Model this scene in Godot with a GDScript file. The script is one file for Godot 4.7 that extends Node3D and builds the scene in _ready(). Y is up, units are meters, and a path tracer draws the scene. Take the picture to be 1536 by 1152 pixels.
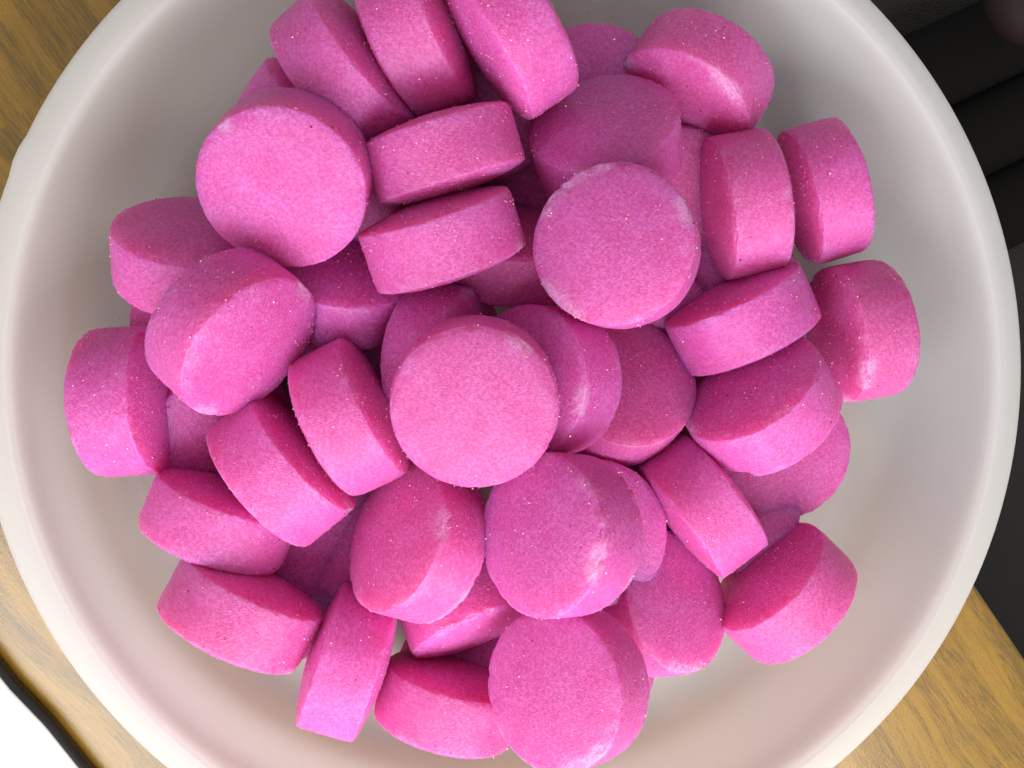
extends Node3D
# A close-up of pink tablets heaped in a translucent white plastic bowl on a wooden table. Metres, y up.
const RADIUS := 0.0202      # of a tablet
const HALF := 0.0077        # half the height of its straight side
const DOME := 0.0028        # how far its two faces bulge
const BOWL := Vector3(0.035, 0.0, 0.036)

var pink_sets: Array = []
var crystal_mesh: ArrayMesh
var wide := 1.0     # of the tablet made last, against the usual radius
var tall := 1.0     # and height
var crystal_material: StandardMaterial3D

func _ready() -> void:
	# ---- camera, surroundings, light, exposure
	var cam := Camera3D.new()
	cam.name = "camera"
	cam.transform = Transform3D(Basis(Vector3(0.9929865, 0.1182278, 0.0), Vector3(0.01474685, -0.1238577, -0.99219041), Vector3(-0.11730449, 0.98523168, -0.12473251)), Vector3(0, 0.284, 0))
	cam.fov = 44.72
	cam.near = 0.01
	cam.far = 20.0
	add_child(cam)
	cam.current = true
	var env := Environment.new()
	env.background_mode = Environment.BG_COLOR
	env.background_color = Color(0.56, 0.56, 0.565)
	env.tonemap_mode = Environment.TONE_MAPPER_LINEAR
	env.tonemap_exposure = 1.29
	env.sdfgi_enabled = true
	env.ssao_enabled = true
	env.ssil_enabled = true
	var we := WorldEnvironment.new()
	we.name = "surroundings"
	we.environment = env
	add_child(we)
	area("window_light", Vector3(0.10, 0.36, 0.40), Vector3(0.03, 0.03, 0.05), Vector2(0.42, 0.32), 0.245, Color(1.0, 0.995, 0.98))
	area("side_light", Vector3(-0.27, 0.36, 0.30), Vector3(0.0, 0.02, 0.06), Vector2(0.30, 0.28), 0.12, Color(0.985, 0.995, 1.0))
	# ---- the place
	build_table()
	build_device()
	build_beyond()
	build_bowl()
	# ---- the tablets
	make_materials()
	build_tablets()
	build_crumbs()

func area(called: String, at: Vector3, to: Vector3, size: Vector2, energy: float, tint: Color) -> void:
	var l := AreaLight3D.new()
	l.name = called
	l.area_size = size
	l.light_energy = energy
	l.light_color = tint
	l.area_range = 6.0
	l.area_attenuation = 2.0
	l.shadow_enabled = true
	add_child(l)
	l.look_at_from_position(at, to, Vector3.UP)

func tag(o: Node, label: String, category: String, group: String = "", kind: String = "") -> void:
	if label: o.set_meta("label", label)
	if category: o.set_meta("category", category)
	if group: o.set_meta("group", group)
	if kind: o.set_meta("kind", kind)

func mesh_node(called: String, mesh: Mesh, material: Material, parent: Node) -> MeshInstance3D:
	var o := MeshInstance3D.new()
	o.name = called
	o.mesh = mesh
	o.material_override = material
	parent.add_child(o, true)
	return o

func grid_mesh(points: PackedVector3Array, colors: PackedColorArray, uvs: PackedVector2Array, rows: int, cols: int, wrap: bool) -> ArrayMesh:
	# rows x cols points; wrap joins the last column to the first; normals are averaged over the triangles
	var index := PackedInt32Array()
	var last := cols if wrap else cols - 1
	for r in rows - 1:
		for c in last:
			var d := (c + 1) % cols
			var p := r * cols + c
			var q := r * cols + d
			index.append_array([p, q, p + cols, q, q + cols, p + cols])
	var normals := PackedVector3Array()
	normals.resize(points.size())
	for k in range(0, index.size(), 3):
		var n := (points[index[k + 2]] - points[index[k]]).cross(points[index[k + 1]] - points[index[k]])
		for m in 3: normals[index[k + m]] += n
	for k in normals.size(): normals[k] = normals[k].normalized()
	var a := []
	a.resize(Mesh.ARRAY_MAX)
	a[Mesh.ARRAY_VERTEX] = points
	a[Mesh.ARRAY_NORMAL] = normals
	a[Mesh.ARRAY_INDEX] = index
	if colors.size(): a[Mesh.ARRAY_COLOR] = colors
	if uvs.size(): a[Mesh.ARRAY_TEX_UV] = uvs
	var mesh := ArrayMesh.new()
	mesh.add_surface_from_arrays(Mesh.PRIMITIVE_TRIANGLES, a)
	return mesh

func noise_source(seed_value: int, frequency: float, octaves: int = 3, kind: int = FastNoiseLite.TYPE_SIMPLEX_SMOOTH) -> FastNoiseLite:
	var n := FastNoiseLite.new()
	n.seed = seed_value
	n.noise_type = kind
	n.frequency = frequency
	n.fractal_octaves = octaves
	n.fractal_type = FastNoiseLite.FRACTAL_FBM if octaves > 1 else FastNoiseLite.FRACTAL_NONE
	return n

func noise_map(size: int, noise: FastNoiseLite, ramp: Gradient = null, bump: float = 0.0) -> NoiseTexture2D:
	var t := NoiseTexture2D.new()
	t.width = size
	t.height = size
	t.seamless = true
	t.noise = noise
	if ramp: t.color_ramp = ramp
	if bump > 0.0:
		t.as_normal_map = true
		t.bump_strength = bump
	return t

func ramp_of(stops: Array) -> Gradient:
	var g := Gradient.new()
	var offsets := PackedFloat32Array()
	var colors := PackedColorArray()
	for s in stops:
		offsets.append(s[0])
		colors.append(s[1])
	g.offsets = offsets
	g.colors = colors
	return g

# ------------------------------------------------------------------ table
func wood_image() -> Image:
	var w := 1100
	var h := 1500
	var img := Image.create(w, h, false, Image.FORMAT_RGB8)
	var broad := noise_source(11, 1.0, 2)
	var streak := noise_source(12, 1.0, 3)
	var fine := noise_source(13, 1.0, 2)
	var pore := noise_source(14, 1.0, 1)
	var pale := Color(0.605, 0.455, 0.14)
	var mid := Color(0.54, 0.40, 0.115)
	var dark := Color(0.36, 0.28, 0.105)
	for y in h:
		for x in w:
			var u := x * 0.5      # mm along the grain
			var v := y * 0.22     # mm across it
			var wob := broad.get_noise_2d(u * 0.012, v * 0.02) * 3.5
			var s := streak.get_noise_2d(u * 0.006, (v + wob) * 0.11) * 0.5 + 0.5
			var f := fine.get_noise_2d(u * 0.05, (v + wob * 0.6) * 0.75) * 0.5 + 0.5
			var p := pore.get_noise_2d(u * 0.09, (v + wob) * 1.9)
			var g := fine.get_noise_2d(u * 1.7 + 300.0, v * 2.2) * 0.5 + 0.5
			var c := mid.lerp(pale, smoothstep(0.42, 0.72, s * 0.6 + f * 0.4))
			c = c.lerp(dark, smoothstep(0.44, 0.2, s * 0.7 + f * 0.3) * 0.55)
			if s < 0.56: c = c.lerp(dark, smoothstep(0.15, 0.5, p) * 0.55)
			c = c * (0.90 + 0.20 * g)
			img.set_pixel(x, y, c)
	return img

func build_table() -> void:
	# its straight edge runs past the lower right of the bowl; the grain runs along that edge
	var along := Vector3(17.8, 0, 23.9).normalized()
	var into := Vector3(-along.z, 0, along.x)
	var edge := Vector3(0.1935, 0, 0.1093)
	var table := Node3D.new()
	table.name = "table"
	table.position = edge
	table.basis = Basis(along, Vector3.UP, along.cross(Vector3.UP))
	add_child(table)
	tag(table, "brown wood grain table under the white bowl, its edge at right", "table")
	# top board with a rounded edge; local x runs along the grain, -z or z into the table
	var inward := 1.0 if (table.basis.inverse() * into).z > 0.0 else -1.0
	var profile := [Vector2(-0.0015, -0.028), Vector2(0.0, -0.026), Vector2(0.0, -0.0016), Vector2(0.0004, -0.0006), Vector2(0.0014, -0.0001), Vector2(0.003, 0.0), Vector2(0.6, 0.0)]
	var pts := PackedVector3Array()
	var uvs := PackedVector2Array()
	for q in profile:
		for k in 2:
			var lx := -0.42 + 0.84 * k
			pts.append(Vector3(lx, q.y, q.x * inward))
			uvs.append(Vector2((lx + 0.30) / 0.55, (q.x - q.y + 0.002) / 0.33))
	var m := StandardMaterial3D.new()
	m.albedo_texture = ImageTexture.create_from_image(wood_image())
	m.roughness = 0.34
	m.metallic_specular = 0.9
	m.normal_enabled = true
	m.normal_texture = noise_map(1024, noise_source(22, 0.4, 2), null, 1.6)
	m.normal_scale = 0.08
	m.uv1_scale = Vector3(1, 1, 1)
	m.cull_mode = BaseMaterial3D.CULL_DISABLED
	mesh_node("tabletop", grid_mesh(pts, PackedColorArray(), uvs, profile.size(), 2, false), m, table)

# ------------------------------------------------------------------ white panel at lower left
func build_device() -> void:
	var d := Node3D.new()
	d.name = "white_panel"
	add_child(d)
	tag(d, "white panel with glossy black edge lying at the lower left corner", "panel")
	# outline of the black edge seen from above, then the far side outside the picture
	var line := [Vector2(-132, 94), Vector2(-121.5, 113.5), Vector2(-115.3, 123.3), Vector2(-106.0, 135.5), Vector2(-94.8, 153.2), Vector2(-80, 175)]
	var curve := Curve3D.new()
	for k in line.size():
		var a: Vector2 = line[maxi(k - 1, 0)]
		var b: Vector2 = line[mini(k + 1, line.size() - 1)]
		var t := (b - a) * 0.16
		curve.add_point(Vector3(line[k].x, 0, line[k].y) * 0.001, Vector3(-t.x, 0, -t.y) * 0.001, Vector3(t.x, 0, t.y) * 0.001)
	var steps := 40
	var rim := PackedVector3Array()
	for k in steps + 1: rim.append(curve.sample_baked(curve.get_baked_length() * k / steps))
	var away := Vector3(-0.83, 0, 0.56)
	var black := StandardMaterial3D.new()
	black.albedo_color = Color(0.09, 0.09, 0.085)
	black.roughness = 0.3
	var white := StandardMaterial3D.new()
	white.albedo_color = Color(0.93, 0.95, 0.945)
	white.roughness = 0.5
	var edge_profile := [Vector2(0.0012, 0.0003), Vector2(0.0, 0.0012), Vector2(-0.0002, 0.0028), Vector2(0.0002, 0.004), Vector2(0.0012, 0.0047), Vector2(0.0028, 0.0049)]
	var pts := PackedVector3Array()
	for q in edge_profile:
		for p in rim: pts.append(p + away * q.x + Vector3.UP * q.y)
	mesh_node("black_edge", grid_mesh(pts, PackedColorArray(), PackedVector2Array(), edge_profile.size(), rim.size(), false), black, d)
	black.cull_mode = BaseMaterial3D.CULL_DISABLED
	white.cull_mode = BaseMaterial3D.CULL_DISABLED
	var top_profile := [Vector2(0.0018, 0.0045), Vector2(0.0018, 0.0051), Vector2(0.0023, 0.0056), Vector2(0.0036, 0.0059), Vector2(0.12, 0.0061), Vector2(0.121, 0.0003)]
	var top := PackedVector3Array()
	for q in top_profile:
		for p in rim: top.append(p + away * q.x + Vector3.UP * q.y)
	mesh_node("white_top", grid_mesh(top, PackedColorArray(), PackedVector2Array(), top_profile.size(), rim.size(), false), white, d)

# ------------------------------------------------------------------ dark things past the table edge
func roll_mesh(length: float, width: float, height: float) -> ArrayMesh:
	var pts := PackedVector3Array()
	var rows := 25
	var cols := 20
	for r in rows:
		var t := float(r) / (rows - 1)
		var e := pow(maxf(0.0, 1.0 - pow(absf(t * 2.0 - 1.0), 6.0)), 0.5)
		for c in cols:
			var a := TAU * c / cols
			pts.append(Vector3((t - 0.5) * length, sin(a) * height * 0.5 * e + sin(t * 9.0) * 0.002, cos(a) * width * 0.5 * e))
	return grid_mesh(pts, PackedColorArray(), PackedVector2Array(), rows, cols, true)

func build_beyond() -> void:
	var floor_m := StandardMaterial3D.new()
	floor_m.albedo_color = Color(0.2, 0.19, 0.18)
	floor_m.roughness = 0.8
	var fm := BoxMesh.new()
	fm.size = Vector3(3.0, 0.02, 3.0)
	var fl := mesh_node("floor", fm, floor_m, self)
	fl.position = Vector3(0.3, -0.75, 0)
	tag(fl, "dark floor far below the table edge", "floor", "", "structure")
	# a dark padded seat with raised rolls
	var seat := Node3D.new()
	seat.name = "padded_seat"
	seat.position = Vector3(0.40, -0.30, 0.0)
	add_child(seat)
	tag(seat, "black padded seat with raised rolls beyond the table edge", "seat")
	var cloth := StandardMaterial3D.new()
	cloth.albedo_color = Color(0.21, 0.20, 0.185)
	cloth.roughness = 0.75
	cloth.normal_enabled = true
	cloth.normal_texture = noise_map(256, noise_source(31, 0.15, 2), null, 3.0)
	cloth.uv1_triplanar = true
	cloth.uv1_scale = Vector3(14, 14, 14)
	var cm := BoxMesh.new()
	cm.size = Vector3(0.5, 0.06, 0.75)
	var cu := mesh_node("cushion", cm, cloth, seat)
	cu.position = Vector3(0.06, -0.01, 0.10)
	var leather := StandardMaterial3D.new()
	leather.albedo_color = Color(0.12, 0.115, 0.11)
	leather.roughness = 0.9
	leather.metallic_specular = 0.2
	for k in 3:
		var r := mesh_node("roll", roll_mesh(0.5, 0.05, 0.04), leather, seat)
		r.position = Vector3(0.0, 0.045, -0.155 + 0.052 * k)
		r.rotation.y = 0.43
	var ball := Node3D.new()
	ball.name = "maroon_cap"
	ball.position = Vector3(0.337, -0.20, -0.145)
	add_child(ball)
	tag(ball, "dark maroon rounded cap in the top right corner", "cap")
	var maroon := StandardMaterial3D.new()
	maroon.albedo_color = Color(0.18, 0.095, 0.09)
	maroon.roughness = 0.7
	var sp := PackedVector3Array()
	for r in 15:
		var t := PI * r / 14.0
		for c in 28:
			var a := TAU * c / 28
			var w := 0.026 * pow(sin(t), 0.7) * (1.0 + 0.04 * sin(a * 3.0))
			sp.append(Vector3(cos(a) * w, cos(t) * 0.016, -sin(a) * w))
	mesh_node("cap_shell", grid_mesh(sp, PackedColorArray(), PackedVector2Array(), 15, 28, true), maroon, ball)

# ------------------------------------------------------------------ bowl
func build_bowl() -> void:
	var bowl := Node3D.new()
	bowl.name = "bowl"
	bowl.position = BOWL
	add_child(bowl)
	tag(bowl, "round translucent white plastic bowl holding the pink tablets", "bowl")
	var plastic := StandardMaterial3D.new()
	plastic.albedo_color = Color(0.95, 0.96, 0.955)
	plastic.roughness = 0.38
	plastic.metallic_specular = 0.45
	plastic.backlight_enabled = true
	plastic.backlight = Color(1.16, 1.15, 1.14)
	plastic.normal_enabled = true
	plastic.normal_texture = noise_map(512, noise_source(41, 0.02, 2), null, 1.5)
	plastic.normal_scale = 0.12
	plastic.uv1_triplanar = true
	plastic.uv1_scale = Vector3(9, 9, 9)
	plastic.cull_mode = BaseMaterial3D.CULL_DISABLED
	# one closed shell: inside from the middle out, over the flange, down its lip, back under to the middle
	var inside := [Vector2(114.0, 2.5), Vector2(117.5, 2.6), Vector2(120.5, 3.0), Vector2(123.2, 3.9), Vector2(125.4, 5.5), Vector2(127.0, 8.0), Vector2(128.2, 11.5), Vector2(129.3, 16), Vector2(130.4, 22), Vector2(131.5, 29), Vector2(132.2, 34.5), Vector2(132.5, 37.6), Vector2(132.7, 39.0), Vector2(133.0, 39.5), Vector2(133.4, 39.7), Vector2(133.9, 39.6), Vector2(134.3, 39.35), Vector2(134.8, 39.3), Vector2(137.0, 39.1), Vector2(139.4, 38.8), Vector2(140.5, 38.5), Vector2(141.0, 37.9), Vector2(141.1, 36.6)]
	var under := [Vector2(140.4, 36.6), Vector2(140.0, 37.4), Vector2(138.2, 37.8), Vector2(135.2, 38.2), Vector2(134.0, 36), Vector2(132.9, 29), Vector2(131.8, 22), Vector2(130.6, 15.5), Vector2(129.2, 10.3), Vector2(127.4, 6.3), Vector2(125.0, 3.7), Vector2(122.0, 2.0), Vector2(119.2, 1.3), Vector2(118.2, 0.5), Vector2(116.6, 0.5), Vector2(115.6, 1.1), Vector2(114.0, 1.1)]
	var profile := inside + under
	var cols := 240
	var pts := PackedVector3Array()
	for q in profile:
		for c in cols:
			var a := TAU * c / cols
			# thin plastic: pulled slightly longer along one diagonal
			var k := 1.0 + 0.011 * cos(2.0 * (a - PI * 0.25)) * smoothstep(5.0, 40.0, q.y)
			var r: float = q.x * k
			# small moulding nick on the outer lip at the upper left
			var nick := absf(wrapf(a - deg_to_rad(-153.5), -PI, PI))
			if q.x > 139.0 and nick < 0.022: r += 0.5
			# the base sits a little off the middle of the bent rim
			var lean := -2.4 * (1.0 - smoothstep(2.0, 38.0, q.y))
			pts.append(Vector3(cos(a) * r + lean, q.y, sin(a) * r + lean) * 0.001)
	mesh_node("shell", grid_mesh(pts, PackedColorArray(), PackedVector2Array(), profile.size(), cols, true), plastic, bowl)
	# the flat base, thin enough for the wood below it to show through
	var sheer: StandardMaterial3D = plastic.duplicate()
	sheer.transparency = BaseMaterial3D.TRANSPARENCY_ALPHA
	sheer.albedo_color.a = 0.92
	var base := PackedVector3Array()
	for q in [Vector2(0, 2.5), Vector2(50, 2.5), Vector2(113.98, 2.5), Vector2(113.98, 1.1), Vector2(50, 1.1), Vector2(0, 1.1)]:
		for c in 120:
			var a := TAU * c / 120
			base.append(Vector3(cos(a) * q.x - 2.4, q.y, sin(a) * q.x - 2.4) * 0.001)
	mesh_node("base", grid_mesh(base, PackedColorArray(), PackedVector2Array(), 6, 120, true), sheer, bowl)

# ------------------------------------------------------------------ tablets
func make_materials() -> void:
	var grain := noise_source(51, 0.17, 3, FastNoiseLite.TYPE_VALUE_CUBIC)
	var grain_map := noise_map(512, grain, ramp_of([[0.0, Color(0.86, 0.64, 0.78)], [0.30, Color(0.90, 0.74, 0.85)], [0.48, Color(0.94, 0.83, 0.91)], [0.58, Color(0.96, 0.89, 0.95)], [0.72, Color(1, 1, 1)], [1.0, Color(1, 1, 1)]]))
	var bump_map := noise_map(512, noise_source(52, 0.22, 2, FastNoiseLite.TYPE_CELLULAR), null, 8.0)
	var rough_map := noise_map(512, noise_source(53, 0.14, 2, FastNoiseLite.TYPE_SIMPLEX), ramp_of([[0.0, Color(0.45, 0.45, 0.45)], [0.4, Color(0.8, 0.8, 0.8)], [1.0, Color(1, 1, 1)]]))
	for k in 6:
		var m := StandardMaterial3D.new()
		m.albedo_color = Color.WHITE
		m.vertex_color_use_as_albedo = true
		m.albedo_texture = grain_map
		m.roughness = 0.55
		m.roughness_texture = rough_map
		m.metallic_specular = 0.5
		m.normal_enabled = true
		m.normal_texture = bump_map
		m.normal_scale = 0.4
		m.subsurf_scatter_enabled = true
		m.subsurf_scatter_strength = 0.8
		m.uv1_triplanar = true
		m.uv1_scale = Vector3(24, 24, 24)
		m.uv1_offset = Vector3(0.37 * k, 0.21 * k, 0.53 * k)
		pink_sets.append(m)
	crystal_material = StandardMaterial3D.new()
	crystal_material.albedo_color = Color.WHITE
	crystal_material.vertex_color_use_as_albedo = true
	crystal_material.roughness = 0.06
	crystal_material.metallic_specular = 0.8
	var p := PackedVector3Array([Vector3(0, 1, 0), Vector3(1, 0, 0), Vector3(0, 0, 1), Vector3(-1, 0, 0), Vector3(0, 0, -1), Vector3(0, -1, 0)])
	var st := SurfaceTool.new()
	st.begin(Mesh.PRIMITIVE_TRIANGLES)
	st.set_smooth_group(-1)
	for f in [[0, 2, 1], [0, 3, 2], [0, 4, 3], [0, 1, 4], [5, 1, 2], [5, 2, 3], [5, 3, 4], [5, 4, 1]]:
		for v in [f[0], f[2], f[1]]: st.add_vertex(p[v])
	st.generate_normals()
	crystal_mesh = st.commit()

# A biconvex tablet with crisp, slightly crumbled edges. worn: how much pale powder sits on its edges.
# chips: [angle in degrees, side (+1 or -1 face), width in degrees, depth in mm] broken out of an edge
func tablet_mesh(seed_value: int, worn: float, chips: Array, vary: RandomNumberGenerator) -> ArrayMesh:
	var n := noise_source(seed_value, 1.0, 2)
	var rows: Array = []   # [radius share, height, nearness to an edge]
	for q in [0.0, 0.16, 0.32, 0.48, 0.62, 0.74, 0.84, 0.91, 0.955, 0.98]:
		rows.append([q, HALF + DOME * (1.0 - q * q) - (0.00015 if q > 0.97 else 0.0), smoothstep(0.72, 0.99, q)])
	rows.append([0.9955, HALF - 0.00012, 1.0])
	rows.append([1.0, HALF - 0.00055, 1.0])
	for h in [0.86, 0.68, 0.4, 0.1]: rows.append([1.0, HALF * h, smoothstep(0.5, 0.95, h)])
	var whole: Array = rows.duplicate()
	for k in range(rows.size() - 1, -1, -1): whole.append([rows[k][0], -rows[k][1], rows[k][2]])
	var cols := 96
	var tone := vary.randf_range(0.93, 1.06)
	var cool := vary.randf_range(0.92, 1.10)
	var soft := vary.randf_range(0.08, 0.6)
	tall = vary.randf_range(0.95, 1.04)
	wide = vary.randf_range(0.975, 1.012)
	var pts := PackedVector3Array()
	var colors := PackedColorArray()
	var base := Color(0.82, 0.185, 0.555 * cool) * tone
	var pale := Color(0.90, 0.42, 0.72)
	var deep := Color(0.80, 0.125, 0.46 * cool) * tone
	for w in whole:
		var side := 1.0 if w[1] > 0.0 else -1.0
		for c in cols:
			var a := TAU * c / cols
			var r: float = w[0] * RADIUS * wide
			var h: float = w[1] * tall
			# rounding of the edge, softer on some tablets than on others
			var round_off: float = pow(smoothstep(0.80, 1.0, w[0]) * smoothstep(0.35, 1.0, absf(h) / HALF), 3.0) * soft * 0.0006
			r -= round_off
			h -= side * round_off
			var px := cos(a) * r * 1000.0
			var pz := sin(a) * r * 1000.0
			var py := h * 1000.0
			var crumb := n.get_noise_3d(px * 0.55, py * 0.55, pz * 0.55)
			var big := n.get_noise_3d(px * 0.09 + 50.0, py * 0.09, pz * 0.09)
			var e: float = w[2]
			var cut := maxf(0.0, crumb - 0.12) * 0.0011 * e * (0.5 + worn)
			var pale_here := 0.0
			for ch in chips:
				if ch[1] * side < 0.0: continue
				var d := absf(wrapf(a - deg_to_rad(ch[0]), -PI, PI)) / deg_to_rad(ch[2])
				if d < 1.0:
					var amount := (1.0 - d * d) * smoothstep(0.2, 1.0, e)
					cut += amount * ch[3] * 0.001 * (0.8 + 0.9 * crumb)
					pale_here = maxf(pale_here, smoothstep(0.05, 0.5, amount))
			r -= cut * (0.75 if absf(h) < HALF else 0.9) 
			h -= side * cut * 0.55 * e
			r += big * 0.00016
			h += side * big * 0.00012 * (1.0 - e)
			pts.append(Vector3(cos(a) * r, h, sin(a) * r))
			var powder := smoothstep(0.12, 0.55, n.get_noise_3d(px * 0.16 + 9.0, py * 0.16, pz * 0.16) + 0.35 * crumb) * e * worn
			var col := base.lerp(deep, clampf(0.25 - big * 0.9, 0.0, 0.5))
			col = col.lerp(pale, clampf(powder * 0.5 + pale_here * 0.75, 0.0, 0.8))
			colors.append(col)
	return grid_mesh(pts, colors, PackedVector2Array(), whole.size(), cols, true)

func crystals(rng: RandomNumberGenerator, count: int) -> MultiMesh:
	var mm := MultiMesh.new()
	mm.transform_format = MultiMesh.TRANSFORM_3D
	mm.use_colors = true
	mm.mesh = crystal_mesh
	mm.instance_count = count
	for k in count:
		var a := rng.randf() * TAU
		var p: Vector3
		if rng.randf() < 0.5:
			var q := sqrt(rng.randf()) * 0.94
			var s := 1.0 if rng.randf() < 0.5 else -1.0
			p = Vector3(cos(a) * q * RADIUS * wide, s * ((HALF + DOME * (1.0 - q * q)) * tall - 0.00004), sin(a) * q * RADIUS * wide)
		else:
			p = Vector3(cos(a) * (RADIUS * wide - 0.00008), rng.randf_range(-HALF, HALF) * 0.92, sin(a) * (RADIUS * wide - 0.00008))
		var size := 0.00012 + 0.00026 * pow(rng.randf(), 2.5)
		var b := Basis.from_euler(Vector3(rng.randf() * TAU, rng.randf() * TAU, rng.randf() * TAU)).scaled(Vector3.ONE * size)
		mm.set_instance_transform(k, Transform3D(b, p))
		mm.set_instance_color(k, Color(0.16, 0.01, 0.05) if rng.randf() < 0.025 else Color(0.90, rng.randf_range(0.16, 0.42), rng.randf_range(0.45, 0.72)))
	return mm

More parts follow.
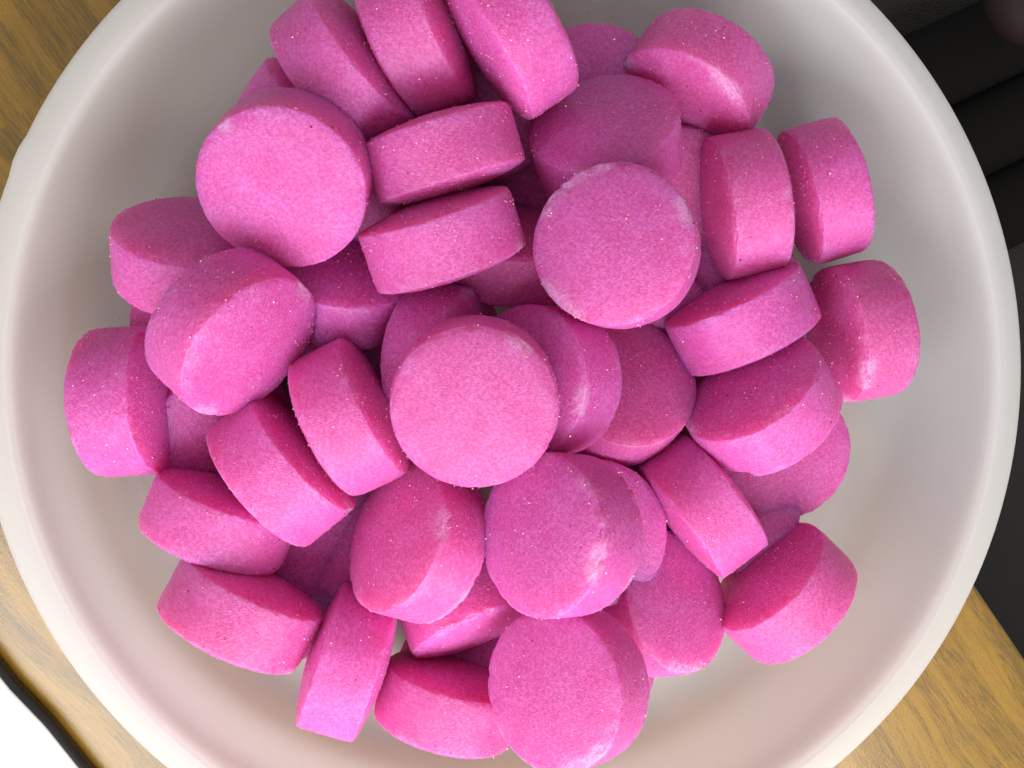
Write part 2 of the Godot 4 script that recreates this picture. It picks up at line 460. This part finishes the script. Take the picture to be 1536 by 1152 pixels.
func build_tablets() -> void:
	# centre in mm, direction of the face, worn, chips, label
	var all := [
		[Vector3(17.52, 61.48, 32.11), Vector3(-0.087, 0.987, 0.133), 0.50, [[32.3, 1, 12, 0.3]], "pink tablet lying nearly face up on top at the very middle"],
		[Vector3(53.43, 55.42, -4.61), Vector3(-0.401, 0.909, -0.110), 1.00, [[-34.9, 1, 40, 0.45], [68.7, 1, 13, 0.6], [-135.5, 1, 25, 0.3]], "round pink tablet face up with pale chipped rim, upper right of middle"],
		[Vector3(-26.86, 47.40, -21.16), Vector3(-0.098, 0.894, 0.436), 0.35, [[-37.8, 1, 6, 0.5]], "dull dark pink round tablet face up near the upper left wall"],
		[Vector3(41.20, 57.53, 107.60), Vector3(-0.674, 0.709, -0.207), 0.70, [[150.1, 1, 28, 0.4]], "large pink tablet leaning left, lowest of all, at the bottom edge"],
		[Vector3(38.52, 61.07, 66.07), Vector3(-0.773, 0.602, -0.199), 0.90, [[151.3, -1, 38, 1.1], [112.6, 1, 16, 0.7]], "pink tablet with crumbled pale right edge, below the middle one"],
		[Vector3(51.55, 36.00, 73.01), Vector3(0.014, 0.980, -0.201), 0.50, [], "pink tablet tucked behind the crumbled one, only its right rim showing"],
		[Vector3(3.44, 41.71, 72.69), Vector3(-0.777, 0.462, -0.427), 0.60, [[104.0, 1, 15, 0.4], [176.3, -1, 40, 0.5]], "pink tablet tilted left with pale ridge, just below left of the middle one"],
		[Vector3(18.14, 27.00, 96.13), Vector3(0.319, 0.537, 0.781), 0.70, [[178.7, 1, 30, 0.3]], "pink tablet wedged under the two tablets below the middle, pale edged"],
		[Vector3(-15.88, 33.84, 107.91), Vector3(-0.943, -0.044, -0.330), 0.40, [], "pink tablet standing upright on edge, narrow, lower left of the heap"],
		[Vector3(-43.00, 38.82, 90.44), Vector3(0.480, -0.142, -0.865), 0.50, [[88.6, -1, 30, 0.3]], "pink tablet with deep red shaded top face at the lower left"],
		[Vector3(-49.21, 30.30, 67.83), Vector3(0.386, -0.046, -0.921), 0.40, [[-82.3, 1, 8, 0.4]], "pink tablet on the left whose upper half is hidden under a slanted one"],
		[Vector3(-31.53, 35.86, 53.04), Vector3(0.776, 0.051, -0.629), 0.60, [[110.2, 1, 12, 0.5]], "slanted pink tablet with dark specks along its ridge, left of middle"],
		[Vector3(-13.37, 38.50, 39.11), Vector3(0.897, 0.111, -0.429), 0.50, [], "pink tablet on edge leaning against the left of the middle one"],
		[Vector3(-40.62, 48.98, 16.14), Vector3(0.686, 0.514, 0.516), 0.60, [[63.9, 1, 13, 0.6], [-122.7, 1, 14, 0.3]], "large pink tablet raised on the left, face tilted to lower right"],
		[Vector3(-53.41, 29.63, -2.71), Vector3(0.126, 0.463, -0.877), 0.30, [], "dark pink tablet against the left wall under the dull round one"],
		[Vector3(-71.64, 26.26, 35.67), Vector3(0.982, 0.176, -0.073), 0.60, [[-93.3, 1, 18, 0.7]], "leftmost pink tablet, bright curved side and dark right face"],
		[Vector3(-16.33, 22.36, 4.01), Vector3(0.145, 0.618, -0.773), 0.50, [], "pink tablet half hidden below the dull round one, its lower side lit"],
		[Vector3(10.89, 43.82, -6.93), Vector3(-0.313, 0.127, -0.941), 0.60, [[92.0, 1, 10, 0.6], [113.5, -1, 14, 0.4]], "pink tablet on edge with glittering side, lower of two parallel ones"],
		[Vector3(11.41, 40.74, -28.31), Vector3(0.296, -0.030, 0.955), 0.40, [], "pink tablet on edge with dark lower strip, upper of two parallel ones"],
		[Vector3(-12.55, 31.90, -49.93), Vector3(0.750, 0.336, -0.569), 0.30, [], "leftmost of three slanted pink tablets at the top edge"],
		[Vector3(5.21, 32.31, -58.94), Vector3(0.876, 0.286, -0.388), 0.30, [], "middle one of three slanted pink tablets at the top edge"],
		[Vector3(28.32, 42.60, -57.83), Vector3(-0.829, -0.024, 0.559), 0.30, [], "rightmost of three slanted pink tablets at the top edge"],
		[Vector3(55.37, 13.00, -47.04), Vector3(-0.241, 0.947, -0.211), 0.40, [], "small rounded cap of a pink tablet below the bare top wall"],
		[Vector3(82.48, 23.12, -50.00), Vector3(-0.554, 0.320, 0.768), 0.70, [[24.2, 1, 18, 0.6], [-78.8, 1, 12, 0.4]], "pink tablet with bright pale ridge at the top right of the heap"],
		[Vector3(54.99, 34.00, -32.61), Vector3(-0.290, 0.662, -0.691), 0.50, [], "pink tablet tilted upward above the pale rimmed round one"],
		[Vector3(94.24, 31.86, -16.90), Vector3(-0.978, -0.105, 0.179), 0.90, [[-97.5, -1, 32, 0.4]], "upright pink tablet with pale powdered side, right of the pale rimmed round one"],
		[Vector3(120.93, 22.70, -21.36), Vector3(-0.950, -0.139, 0.278), 0.70, [[98.2, 1, 14, 0.7]], "pink tablet at the right behind the powdered upright one"],
		[Vector3(94.59, 32.03, 14.38), Vector3(-0.453, 0.000, -0.892), 0.50, [], "pink tablet on edge below the powdered upright one, dark strip on top"],
		[Vector3(131.10, 28.69, 18.51), Vector3(-0.986, -0.001, 0.164), 0.80, [[31.8, 1, 18, 1.0], [82.2, 1, 14, 0.5]], "rightmost pink tablet with a white patch on its ridge"],
		[Vector3(97.43, 40.83, 37.22), Vector3(-0.615, 0.287, -0.734), 0.70, [[-120.5, -1, 24, 5.0], [-98.5, 1, 15, 0.9]], "pink tablet with broken ragged lower edge at the right"],
		[Vector3(111.97, 18.61, 54.24), Vector3(0.014, 0.999, -0.050), 0.40, [], "pink tablet lying flat under the one with the broken edge"],
		[Vector3(83.94, 32.61, 67.22), Vector3(-0.809, -0.002, 0.588), 0.40, [], "pink tablet standing on edge diagonally, lower right of middle"],
		[Vector3(108.97, 33.86, 93.55), Vector3(-0.711, -0.016, -0.703), 0.50, [], "pink tablet at the far lower right with dark upper face"],
		[Vector3(72.26, 35.00, 95.08), Vector3(0.521, 0.758, -0.392), 0.50, [[179.4, 1, 25, 0.5]], "pink tablet leaning with broad lit face, beside the far lower right one"],
		[Vector3(51.92, 26.45, 113.89), Vector3(-0.484, 0.737, -0.471), 0.40, [], "thin sliver of a pink tablet behind the lowest leaning one"],
		[Vector3(37.22, 43.13, 29.73), Vector3(-0.750, 0.655, -0.096), 0.60, [[106.3, 1, 14, 0.4]], "pink tablet leaning behind the right side of the middle one"],
		[Vector3(61.22, 27.95, 35.14), Vector3(0.048, 0.832, -0.553), 0.50, [], "second pink tablet right of the middle one, lower and rounded"],
		[Vector3(11.39, 29.29, 24.27), Vector3(0.848, 0.519, 0.102), 0.60, [[-102.4, 1, 12, 0.6]], "pink tablet on edge peeping out above left of the middle one"],
		[Vector3(32.33, 23.01, -4.80), Vector3(-0.030, 0.478, -0.878), 0.50, [], "pink tablet below the glittering one, left of the pale rimmed one"],
		[Vector3(11.79, 30.34, 123.22), Vector3(0.264, -0.109, -0.958), 0.60, [[-80.6, 1, 20, 0.3]], "pink tablet at the bottom with deep red face, right of the upright narrow one"],
		[Vector3(-22.02, 23.18, -36.76), Vector3(0.593, 0.321, -0.738), 0.30, [], "dark pink tablet corner above left of the dull round one"],
		[Vector3(45.92, 14.63, -24.82), Vector3(-0.450, 0.867, -0.213), 0.40, [], "shadowed pink tablet in the gap left of the upward tilted one"],
		[Vector3(24.96, 14.16, -43.89), Vector3(-0.071, 0.993, -0.089), 0.30, [], "deep red tablet low between the three slanted ones and the parallel pair"],
		[Vector3(79.02, 15.74, -20.91), Vector3(-0.119, 0.947, 0.298), 0.40, [], "shadowed tablet in the gap left of the powdered upright one"],
		[Vector3(-52.17, 15.23, 15.92), Vector3(0.022, 0.978, -0.206), 0.30, [], "sliver of pink tablet between the left wall and the raised left one"],
		[Vector3(-51.88, 15.38, 44.34), Vector3(0.475, 0.847, 0.238), 0.30, [], "pale lit tablet low between the leftmost and the slanted speckled one"],
		[Vector3(-34.19, 14.37, 94.47), Vector3(0.100, 0.923, -0.371), 0.30, [], "deep red tablet lying flat in the dark hollow at the lower left"],
		[Vector3(-12.27, 14.41, 76.67), Vector3(-0.237, 0.901, -0.364), 0.40, [], "shadowed tablet peeping out left of the one with the pale ridge"],
		[Vector3(-20.75, 13.88, 76.35), Vector3(0.076, 0.988, -0.133), 0.30, [], "dim tablet low under the slanted speckled one's lower corner"],
		[Vector3(71.41, 13.04, 16.25), Vector3(-0.168, 0.960, 0.226), 0.30, [], "pink tablet low below the right rim of the pale rimmed round one"],
		[Vector3(79.23, 15.45, 34.83), Vector3(-0.050, 0.999, 0.015), 0.30, [], "pink tablet low left of the one with the broken edge"],
		[Vector3(-6.52, 13.80, 26.06), Vector3(0.126, 0.967, 0.220), 0.30, [], "dim tablet low between the middle one and the one leaning on its left"],
		[Vector3(18.16, 13.88, 123.21), Vector3(-0.266, 0.846, -0.462), 0.30, [], "dark tablet low right of the upright narrow one"],
		[Vector3(4.41, 14.91, -38.79), Vector3(0.027, 0.998, 0.053), 0.30, [], "dark tablet low in the gap right of the dull round one"],
		[Vector3(2.54, 14.98, -15.88), Vector3(0.217, 0.954, 0.208), 0.30, [], "dark tablet low left of the parallel pair of upright ones"],
		[Vector3(98.25, 14.54, 8.20), Vector3(-0.224, 0.974, 0.042), 0.30, [], "dark red tablet low between the pale rimmed and the powdered upright ones"],
		[Vector3(68.10, 13.05, 70.56), Vector3(-0.103, 0.984, -0.149), 0.30, [], "dark tablet low right of the crumbly edged pair, beside the diagonal one"],
		[Vector3(99.45, 15.22, 72.28), Vector3(-0.292, 0.939, -0.183), 0.30, [], "sliver of tablet low between the diagonal one and the far lower right one"],
	]
	var rng := RandomNumberGenerator.new()
	rng.seed = 77
	for k in all.size():
		var t: Array = all[k]
		var up: Vector3 = t[1]
		up = up.normalized()
		var side := up.cross(Vector3.RIGHT if absf(up.x) < 0.8 else Vector3.BACK).normalized()
		var b := Basis(side, up, side.cross(up))
		var o := mesh_node("pink_tablet" if k == 0 else "pink_tablet_%03d" % k, tablet_mesh(100 + k, t[2], t[3], rng), pink_sets[k % pink_sets.size()], self)
		o.transform = Transform3D(b, t[0] * 0.001)
		tag(o, t[4], "tablet", "pink tablets heaped in the bowl")
		var mm := MultiMeshInstance3D.new()
		mm.name = "crystal_grains"
		mm.multimesh = crystals(rng, 700)
		mm.material_override = crystal_material
		tag(mm, "", "", "", "stuff")
		o.add_child(mm, true)

# ------------------------------------------------------------------ crumbs on the bowl floor
func build_crumbs() -> void:
	var rng := RandomNumberGenerator.new()
	rng.seed = 5
	var dark := StandardMaterial3D.new()
	dark.albedo_color = Color(0.33, 0.29, 0.27)
	dark.roughness = 0.9
	var pink := StandardMaterial3D.new()
	pink.albedo_color = Color(0.93, 0.75, 0.72)
	pink.roughness = 0.5
	# spots in mm on the bowl floor: x, z, how many, spread
	scatter(rng, "dust_specks", "tiny dark dust specks scattered on the white bowl floor", dark, [[-61, -60, 9, 4.0], [-66, 94, 9, 3.0], [-35, 104, 5, 4.0], [-64, 55, 3, 4.0], [-80, 20, 4, 6.0], [-52, 80, 3, 3.0]], 0.00013, 0.00026)
	scatter(rng, "pale_crumbs", "pale crumbs fallen on the bowl floor near the top and right", pink, [[58, -72, 12, 9.0], [98, -58, 18, 5.0], [114, -33, 5, 3.0], [118, 62, 18, 12.0], [104, 82, 10, 8.0], [-58, -50, 8, 12.0], [40, 118, 12, 14.0], [-50, 85, 10, 14.0]], 0.0002, 0.00045)

func scatter(rng: RandomNumberGenerator, called: String, label: String, m: Material, spots: Array, small: float, large: float) -> void:
	var st := SurfaceTool.new()
	st.begin(Mesh.PRIMITIVE_TRIANGLES)
	for s in spots:
		for k in s[2]:
			var a := rng.randf() * TAU
			var d: float = s[3] * pow(rng.randf(), 0.8)
			var size := rng.randf_range(small, large)
			var b := Basis.from_euler(Vector3(rng.randf() * TAU, rng.randf() * TAU, 0.0)).scaled(Vector3(size * rng.randf_range(0.8, 1.8), size, size))
			st.append_from(crystal_mesh, 0, Transform3D(b, Vector3(s[0] + cos(a) * d, 2.55 + size * 400.0, s[1] + sin(a) * d) * 0.001))
	var o := mesh_node(called, st.commit(), m, self)
	tag(o, label, "crumbs", "", "stuff")
